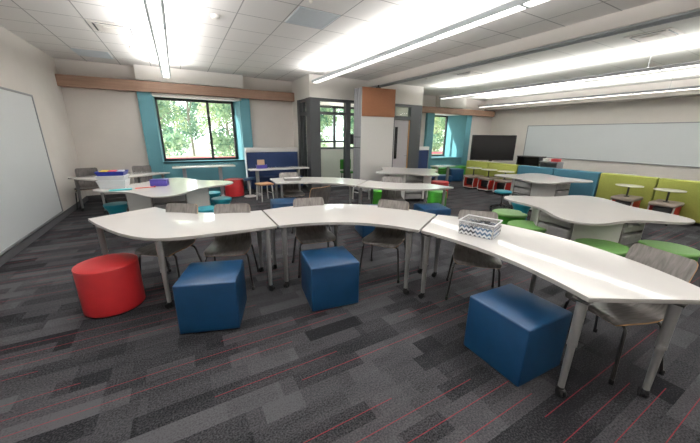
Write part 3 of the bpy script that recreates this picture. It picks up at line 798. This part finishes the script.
for s in (-1, 1): box(b, (0, s * .24, .48), (.36, .02, .92))
box(b, (.17, 0, .48), (.02, .46, .92)); box(b, (0, 0, .95), (.38, .52, .03)); obj('body', b, ALU, t2, smooth=False)
for z in (.12, .4, .72):
    b = BM(); box(b, (-.01, 0, z), (.33, .46, .02)); obj('shelf', b, PANELW, t2, smooth=False)
for sx in (-1, 1):
    for sy in (-1, 1):
        b = BM(); lathe(b, [(0, 0), (.015, .002), (.018, .01), (.015, .018), (0, .02)], (sx * .14, sy * .2, 0), 12); obj('foot', b, BLACKP, t2)
for (y, zz, m, l) in [(5.10, .965, mat('white_paper', (232, 230, 228), .7), 'stack of white papers on the grey shelf cart'), (4.86, .965, mat('red_paper', (190, 60, 66), .6), 'red folder on the grey shelf cart')]:
    b = BM()
    for k in range(5): box(b, (9.85 + random.uniform(-.01, .01), y, zz + .012 + .016 * k), (.24, .17, .014), random.uniform(-.15, .15))
    tag(obj('paper_stack' if 'white' in l else 'folder', b, m, smooth=False), l, 'papers' if 'white' in l else 'folder')

# ------------------------------------------------------------------ small things
CHEV = chevron_mat()
def tray_shell(bm, w, d, h, th, taper=.03):
    def ring(s, z, ww, dd):
        return [bm.verts.new((sx * ww / 2, sy * dd / 2, z)) for sx, sy in ((-1, -1), (1, -1), (1, 1), (-1, 1))]
    a = ring(0, 0, w - taper, d - taper); bt = ring(0, h, w, d); c = ring(0, h, w - 2 * th, d - 2 * th); e = ring(0, th, w - taper - 2 * th, d - taper - 2 * th)
    for r1, r2 in ((a, bt), (bt, c), (c, e)):
        for k in range(4): bm.faces.new((r1[k], r1[(k + 1) % 4], r2[(k + 1) % 4], r2[k]))
    bm.faces.new(a[::-1]); bm.faces.new(e)
ang = math.atan2(-.27, .10)
t = thing('patterned_bin', 'clear plastic bin with a black and white zigzag liner on the front right table', 'bin', (2.44, 1.765, .758), ang)
b = BM(); tray_shell(b, .32, .26, .135, .004, .006); obj('shell', b, PLASTIC, t, smooth=False)
b = BM()
for (cx, cy, sx, sy) in ((0, -.1305, .29, .002), (0, .1305, .29, .002), (-.1605, 0, .002, .23), (.1605, 0, .002, .23)): box(b, (cx, cy, .052), (sx, sy, .088))
obj('zigzag_liner', b, CHEV, t, smooth=False)
b = BM(); pr = [(-.16, -.13), (.16, -.13), (.16, .13), (-.16, .13)]
for p, q in zip(pr, pr[1:] + pr[:1]): tube(b, [p + (.134,), q + (.134,)], .006, 8)
obj('rim', b, TUBW, t)
for k in range(10):
    a = random.uniform(0, PI); x, y = random.uniform(-.09, .09), random.uniform(-.07, .07)
    dx, dy = .045 * math.cos(a), .045 * math.sin(a)
    wx = 2.44 + x * math.cos(ang) - y * math.sin(ang); wy = 1.765 + x * math.sin(ang) + y * math.cos(ang)
    z = .758 + .045 + .0165 * (k // 2)
    b = BM(); tube(b, [(-dx, -dy, 0), (dx * .55, dy * .55, 0), (dx * .6, dy * .6, 0), (dx, dy, 0)], [.0075, .0075, .009, .009], 8)
    o = tag(obj('marker', b, BLACKP, loc=(wx, wy, z)), 'one of the loose black markers inside the zigzag patterned bin', 'marker', 'black markers in the patterned bin')

# storage tubs and stationery on the left wave table
ta = math.radians(-8)
def tub(label, z, h, w, d, m, name='storage_tub', lid=True):
    t = thing(name, label, 'tub', (-1.05, 6.50, z), ta)
    b = BM(); tray_shell(b, w, d, h, .006, .05); obj('body', b, m, t, smooth=False)
    b = BM()
    if lid: box(b, (0, 0, h + .007), (w + .012, d + .012, .016), 0, .004); obj('lid', b, m, t)
    else: box(b, (0, 0, .015), (w - .08, d - .08, .018)); obj('liner', b, m, t)
    return t
tub('white lidded tub on the left wave table, lower of the two', .743, .125, .40, .30, TUBW)
tub('white lidded tub stacked on the other white tub', .743 + .141, .06, .40, .30, TUBW)
tub('blue basket topmost on the white tubs, full of bright folders', .743 + .141 + .076, .07, .41, .29, mat('royal_blue', (38, 52, 150), .4), 'basket', False)
zb = .743 + .141 + .076 + .025
for (x, w, c, l) in [(-.115, .115, (232, 204, 70), 'yellow folder in the blue basket'), (.01, .12, (226, 92, 110), 'pink folder in the middle of the blue basket'), (.125, .10, (232, 234, 238), 'white folder at the right in the blue basket')]:
    b = BM()
    for k in range(4): box(b, (x, 0, .008 + .013 * k), (w - .006 * k, .20, .011), .04 * (k - 1), .002)
    tag(obj('folder', b, mat('folder_' + l.split()[0], c, .6), smooth=False, loc=(-1.05, 6.50, zb), rz=ta), l, 'folder', 'folders in the blue basket')
t = thing('pencil_box', 'purple lidded box on the left wave table', 'box', (-.38, 6.40, .743), math.radians(-14))
PUR = mat('purple_plastic', (72, 62, 148), .4)
b = BM(); box(b, (0, 0, .05), (.27, .16, .10), 0, .012); obj('body', b, PUR, t)
b = BM(); box(b, (0, 0, .108), (.276, .166, .018), 0, .006); obj('lid', b, PUR, t)
b = BM(); box(b, (-.93, 6.17, .749), (.31, .12, .012), math.radians(3), .003); tag(obj('folder', b, mat('turquoise_card', (62, 180, 186), .5)), 'turquoise folder lying before the white tubs on the left wave table', 'folder')
t = thing('ruler', 'coral red ruler with a dark red end lying beside the turquoise folder', 'ruler', (-.60, 6.24, .743), math.radians(8))
b = BM(); box(b, (0, 0, .006), (.28, .04, .012), 0, .003); obj('blade', b, mat('coral', (216, 96, 84), .5), t)
b = BM(); box(b, (.145, 0, .01), (.03, .05, .02), 0, .004); obj('end_cap', b, mat('dark_red', (170, 40, 40), .5), t)
# booth table caddy
t = thing('caddy', 'violet caddy holding tan cards on the booth table', 'caddy', (1.98, 8.6, .743), math.radians(-6))
b = BM(); tray_shell(b, .30, .18, .10, .006, .03); obj('body', b, PUR, t, smooth=False)
b = BM(); box(b, (0, 0, .012), (.24, .12, .008)); obj('liner', b, PUR, t)
for k in range(3):
    b = BM()
    box(b, (0, 0, .12), (.19, .008, .20), 0, .002)
    o = obj('card', b, mat('tan_card', (206, 172, 140), .7), smooth=False, loc=(1.96 + .01 * k, 8.585 + .02 * k, .762), rz=math.radians(-6 + 4 * (k - 1)))
    tag(o, 'tan card standing upright in the violet caddy', 'card', 'tan cards in the violet caddy')
# paper tray on the second row table
t = thing('paper_tray', 'grey paper tray on the left second row table', 'tray', (1.98, 5.98, .758), math.radians(-10))
b = BM(); tray_shell(b, .36, .26, .05, .006, .03); obj('body', b, GREYT, t, smooth=False)
b = BM(); box(b, (0, 0, .028), (.29, .20, .03)); obj('paper', b, MATS['white_paper'], t, smooth=False)
# green chair inside the vestibule
t = thing('task_chair', 'green seated chair inside the glass vestibule', 'chair', (5.0, 9.2, 0))
b = BM(); box(b, (0, 0, .70), (.42, .05, .34), 0, .02); obj('backrest', b, GREEN, t)
b = BM(); box(b, (0, -.22, .45), (.44, .42, .06), 0, .02); obj('seat', b, GREEN, t)
b = BM(); box(b, (0, -.02, .56), (.06, .05, .28)); obj('back_stem', b, DARKM, t)
for sx in (-1, 1):
    for sy in (-.38, -.06):
        b = BM(); tube(b, [(sx * .17, sy, .43), (sx * .19, sy, 0)], .013, 8); obj('leg', b, DARKM, t)

# ------------------------------------------------------------------ ceiling fittings
def pendant(label, x, y0, y1, z, w, joints, zceil, group='linear pendant lights', k=1.0, rm=None):
    rm = rm or RAIL
    L = y1 - y0; yc = (y0 + y1) / 2
    t = thing('pendant_light', label, 'ceiling light', (x, yc, z), 0, group)
    rail = w * .19; inner = w - 2 * rail
    for s in (-1, 1):
        b = BM(); box(b, (s * (w / 2 - rail / 2), 0, .03), (rail, L, .055), 0, .004); obj('rail', b, rm, t, smooth=False)
    for s in (-1, 1):
        b = BM(); box(b, (0, s * (L / 2 - .01), .03), (w, .02, .056)); obj('end_cap', b, RAIL, t, smooth=False)
    ys = [y0 + .02] + [j for j in joints if y0 < j < y1] + [y1 - .02]
    for a, c in zip(ys, ys[1:]):
        b = BM(); box(b, (0, (a + c) / 2 - yc, .005), (inner, c - a - .045, .032)); o = obj('lens', b, LENS, t, smooth=False); o['label'] = 'glowing white lens'
    for j in joints:
        if y0 < j < y1:
            b = BM(); box(b, (0, j - yc, .02), (w * .98, .03, .05)); obj('divider', b, RAIL, t, smooth=False)
    for j in (y0 + .6, yc, y1 - .6):
        b = BM(); tube(b, [(0, j - yc, .05), (0, j - yc, zceil - z)], .003, 6); lathe(b, [(0, -.012), (.03, -.012), (.03, 0), (0, 0)], (0, j - yc, zceil - z), 14); obj('hanger_wire', b, ALU, t)
    ld = bpy.data.lights.new('uplight', 'AREA'); ld.shape = 'RECTANGLE'; ld.size = max(.05, inner); ld.size_y = L - .1
    ld.energy = UP * L * k; ld.color = (1.0, .985, .96)
    lo = bpy.data.objects.new('uplight', ld); COL.objects.link(lo); lo.parent = t; lo.location = (0, 0, .062); lo.rotation_euler = (PI, 0, 0)
    ld2 = bpy.data.lights.new('downlight', 'AREA'); ld2.shape = 'RECTANGLE'; ld2.size = max(.05, inner); ld2.size_y = L - .1
    ld2.energy = DOWN * L; ld2.color = (1.0, .985, .96)
    lo = bpy.data.objects.new('downlight', ld2); COL.objects.link(lo); lo.parent = t; lo.location = (0, 0, -.014)
    return t
UP, DOWN = 28.0, 4.8
pendant('linear pendant light pointing at the left window, seen nearly end on', -.03, -2.6, 9.0, 2.95, .19, [-1.7, -.4, .9, 2.2, 3.6, 4.95, 6.3, 7.6], ZC)
pendant('linear pendant light in the middle of the ceiling, ending by the vestibule corner', 3.27, -2.6, 7.7, 2.95, .17, [-1.9, -.55, .8, 2.2, 3.45, 4.9, 6.3], ZC)
pendant('linear pendant light over the right zone, nearer of the two', 7.95, -2.6, 7.9, 2.88, .16, [1.0, 2.45, 3.85, 5.3, 6.6], ZR, k=.8, rm=ALU)
pendant('linear pendant light over the far right zone before the whiteboard wall', 11.5, -2.6, 9.15, 2.88, .16, [1.2, 2.6, 4.0, 5.4, 6.75, 8.0], ZR, k=.8, rm=ALU)

t = thing('added_fill_panel', 'unseen square fill light added inside the glass vestibule', 'ceiling light', (5.0, 9.1, ZC))  # unseen panel, added to brighten the vestibule interior
b = BM()
for s in (-1, 1): box(b, (s * .29, 0, -.015), (.02, .6, .03)); box(b, (0, s * .29, -.015), (.56, .02, .03))
obj('frame', b, WALLW, t, smooth=False)
b = BM(); box(b, (0, 0, -.012), (.56, .56, .02)); obj('lens', b, emit_mat('vestibule_fill_emitter', (255, 252, 246), 30.0), t, smooth=False)
def diffuser(label, x, y, z, s=.58):
    t = thing('air_diffuser', label, 'vent', (x, y, z), 0, 'white square ceiling air diffusers')
    b = BM()
    for k, (ss, zz) in enumerate([(s, -.006), (s * .72, -.016), (s * .44, -.026)]):
        box(b, (0, 0, zz), (ss, ss, .010), 0, .003)
    obj('face_plate', b, WALLW, t, smooth=False)
    b = BM()
    for s_ in (-1, 1): box(b, (s_ * s * .40, 0, -.0115), (.02, s * .7, .004)); box(b, (0, s_ * s * .40, -.0115), (s * .7, .02, .004))
    obj('slot', b, DARKF, t, smooth=False)
diffuser('white square air diffuser in the ceiling left of the end-on pendant', -.66, 6.6, ZC)
diffuser('white square air diffuser in the ceiling near the vestibule corner', 3.2, 6.6, ZC)
diffuser('white square air diffuser in the right ceiling, farther of the two', 7.0, 6.0, ZR)
diffuser('white square air diffuser in the right ceiling near the frame edge', 6.95, 2.35, ZR)
def grille(label, x, y):
    t = thing('return_grille', label, 'vent', (x, y, ZC), 0, 'grey return air grilles')
    b = BM(); s = .6
    for sx in (-1, 1): box(b, (sx * (s / 2 - .012), 0, -.006), (.024, s + .04, .012)); box(b, (0, sx * (s / 2 + .006), -.006), (s, .024, .012))
    obj('frame', b, RAIL, t, smooth=False)
    b = BM()
    for k in range(24): box(b, (0, -s / 2 + .012 + k * s / 23.5, -.006), (s - .04, .014, .008))
    obj('slats', b, RAIL, t, smooth=False)
grille('grey return air grille in the ceiling at upper middle', 1.91, 4.55)
grille('grey return air grille in the ceiling by the far left corner', -1.32, 8.8)
def detector(label, x, y, z, r):
    b = BM(); lathe(b, [(0, 0), (r, 0), (r, -.02), (r * .8, -.045), (r * .4, -.055), (0, -.055)], (0, 0, 0), 28)
    tag(obj('smoke_detector' if r > .04 else 'sprinkler', b, WALLW, loc=(x, y, z)), label, 'smoke detector' if r > .04 else 'sprinkler')
detector('white round smoke detector on the ceiling right of the end-on pendant', .69, 5.14, ZC, .06)
detector('small sprinkler head on the ceiling below the left air diffuser', -.55, 7.6, ZC, .025)
detector('small sprinkler head on the ceiling above the grey grille', 1.65, 3.95, ZC, .025)
detector('small sprinkler head on the right ceiling near the soffit', 6.4, 7.0, ZR, .025)

# ------------------------------------------------------------------ outdoors
GRASS = mat('sunny_grass', (160, 160, 140), .9, var=.2, scale=.6)
PAVE = mat('pale_pavement', (206, 198, 190), .9, var=.08, scale=.8)
b = BM(); box2(b, (-40, YB + 1.2, -.5), (70, 80, -.3)); struct('ground', b, GRASS)
b = BM(); box2(b, (-40, 12.5, -.3), (70, 18.5, -.26)); struct('path', b, PAVE)
RAILM = mat('faded_red_paint', (206, 92, 104), .6, var=.05)
t = thing('railing', 'long faded red railing outside beyond the pavement', 'railing', (8, 17.9, -.3))
b = BM(); box(b, (0, 0, .70), (60, .06, .14)); obj('top_rail', b, RAILM, t, smooth=False)
for k in range(21):
    b = BM(); box(b, (-29.5 + k * 2.95, 0, .315), (.08, .06, .63)); obj('post', b, RAILM, t, smooth=False)
def leafmat(name, c1, c2):
    m, N, L, B = new_mat(name)
    tc = N.new('ShaderNodeTexCoord'); no = N.new('ShaderNodeTexNoise'); no.inputs['Scale'].default_value = 1.7
    rp = N.new('ShaderNodeValToRGB'); rp.color_ramp.elements[0].position = .38; rp.color_ramp.elements[1].position = .62
    rp.color_ramp.elements[0].color = lin(c1); rp.color_ramp.elements[1].color = lin(c2)
    L.new(tc.outputs['Object'], no.inputs['Vector']); L.new(no.outputs['Fac'], rp.inputs['Fac']); L.new(rp.outputs['Color'], B.inputs['Base Color'])
    B.inputs['Roughness'].default_value = .6
    tr = N.new('ShaderNodeBsdfTranslucent'); L.new(rp.outputs['Color'], tr.inputs['Color'])
    mx = N.new('ShaderNodeMixShader'); mx.inputs['Fac'].default_value = .4
    out = [n for n in N if n.type == 'OUTPUT_MATERIAL'][0]
    L.new(B.outputs[0], mx.inputs[1]); L.new(tr.outputs[0], mx.inputs[2]); L.new(mx.outputs[0], out.inputs['Surface'])
    return m
LEAF = [leafmat('leaf_green', (92, 132, 112), (170, 192, 156)), leafmat('leaf_pale', (150, 178, 140), (222, 226, 190)), leafmat('leaf_blue', (96, 134, 122), (164, 192, 166))]
BARK = mat('bark', (150, 142, 134), .9, var=.2)
def tree_proto(h, r, z0, nleaf, m, label):
    t = thing('tree', label, 'tree', (0, 0, -.32), 0, 'trees outside the windows')
    b = BM(); tube(b, [(0, 0, 0), (.05, .03, h * .35), (-.06, .05, h * .65), (.02, 0, h * .92)], [.12, .10, .07, .03], 10)
    for k in range(7):
        a = k * 2.4; zz = h * (.3 + .08 * k); tube(b, [(0, 0, zz), (r * .6 * math.cos(a), r * .6 * math.sin(a), zz + h * .12)], [.07, .02], 6)
    obj('trunk', b, BARK, t)
    b = BM()
    blobs = []
    for k in range(16):
        a = random.uniform(0, 2 * PI); rr = r * math.sqrt(random.random()) * .75; zz = random.uniform(z0, h)
        blobs.append((rr * math.cos(a), rr * math.sin(a), zz, r * random.uniform(.3, .55)))
    for k in range(nleaf):
        bx, by, bz, br = random.choice(blobs)
        d = Vector((random.gauss(0, 1), random.gauss(0, 1), random.gauss(0, 1))).normalized() * br * random.random() ** .4
        p = Vector((bx, by, bz)) + d
        s = random.uniform(.07, .15)
        u = Vector((random.gauss(0, 1), random.gauss(0, 1), random.gauss(0, 1))).normalized(); v = u.orthogonal().normalized()
        b.faces.new([b.verts.new(p + u * s), b.verts.new(p + v * s * .6), b.verts.new(p - u * s), b.verts.new(p - v * s * .6)])
    me_o = obj('foliage', b, m, t, smooth=False)
    return t
specs = [(8.0, 2.15, .5), (6.0, 2.1, .3), (10.0, 2.4, .6)]
protos = []
places = [(-1.2, 21), (3.6, 26.2), (1.2, 31.5), (8.6, 21), (-1.6, 26.2), (-4.4, 31.5), (13.4, 21), (11.0, 26.2), (6.8, 31.5), (18.6, 21), (16.0, 26.2), (12.4, 31.5), (23.3, 21), (20.9, 26.2), (18.2, 31.5), (28.2, 21), (26, 26.2), (24, 31.5), (3.6, 21), (32.2, 26.2), (29.8, 31.5)]
for i, (x, y) in enumerate(places):
    k = i % 3
    win = 'left window' if x < 6.5 else ('vestibule glazing' if x < 17 else 'bay window at right')
    lab = '%s leafy tree outside the %s' % (('tall green', 'low pale', 'dark bluish')[k], win)
    if i < 3: protos.append(tree_proto(*specs[k], 5200, LEAF[k], lab)); o = protos[-1]
    else: o = dup(protos[k], (0, 0, 0), 0, lab)
    o.location = (x, y, -.32); o.rotation_euler.z = i * 1.3; o['label'] = lab
    o['group'] = '%s trees outside the %s' % (('tall green', 'low pale', 'dark bluish')[k], win)

# ------------------------------------------------------------------ light, world, camera
sun = bpy.data.lights.new('sun', 'SUN'); sun.energy = 15.0; sun.angle = .009; sun.color = (1, .95, .88)
so = bpy.data.objects.new('sun', sun); COL.objects.link(so)
so.rotation_euler = Vector((.80, -.32, -.62)).to_track_quat('-Z', 'Y').to_euler()
w = bpy.data.worlds.new('sky'); S.world = w; w.use_nodes = True
N = w.node_tree.nodes; L = w.node_tree.links
sky = N.new('ShaderNodeTexSky'); sky.sky_type = 'HOSEK_WILKIE'; sky.turbidity = 6; sky.sun_direction = Vector((-.80, .32, .62)).normalized()
bg = N['Background']; mixc = N.new('ShaderNodeMixRGB'); mixc.inputs['Fac'].default_value = .6; mixc.inputs['Color2'].default_value = (1, 1, 1, 1)
L.new(sky.outputs['Color'], mixc.inputs['Color1']); L.new(mixc.outputs['Color'], bg.inputs['Color']); bg.inputs['Strength'].default_value = 6.0

yaw, pitch, roll = math.radians(29.51290802), math.radians(16.18222516), math.radians(.61704448)
cy_, sy_, cp, sp_, cr, sr = math.cos(yaw), math.sin(yaw), math.cos(pitch), math.sin(pitch), math.cos(roll), math.sin(roll)
fwd = Vector((sy_ * cp, cy_ * cp, -sp_)); right = Vector((cy_, -sy_, 0)); up = right.cross(fwd)
r_ = right * cr + up * sr; u_ = -right * sr + up * cr
cam = bpy.data.cameras.new('camera'); co = bpy.data.objects.new('camera', cam); COL.objects.link(co)
M3 = Matrix((r_, u_, -fwd)).transposed()
co.matrix_world = Matrix.Translation((0, 0, 1.66)) @ M3.to_4x4()
cam.sensor_width = 36; cam.lens = 296.336418 / 700 * 36; cam.clip_start = .02; cam.clip_end = 300
S.camera = co
vs = S.view_settings
vs.view_transform = 'Standard'; vs.look = 'None'; vs.gamma = 1.0; vs.use_curve_mapping = False; vs.exposure = 0.0
S.cycles.use_denoising = True
S.cycles.max_bounces = 8; S.cycles.diffuse_bounces = 5; S.cycles.transparent_max_bounces = 12
S.cycles.sample_clamp_indirect = 8.0
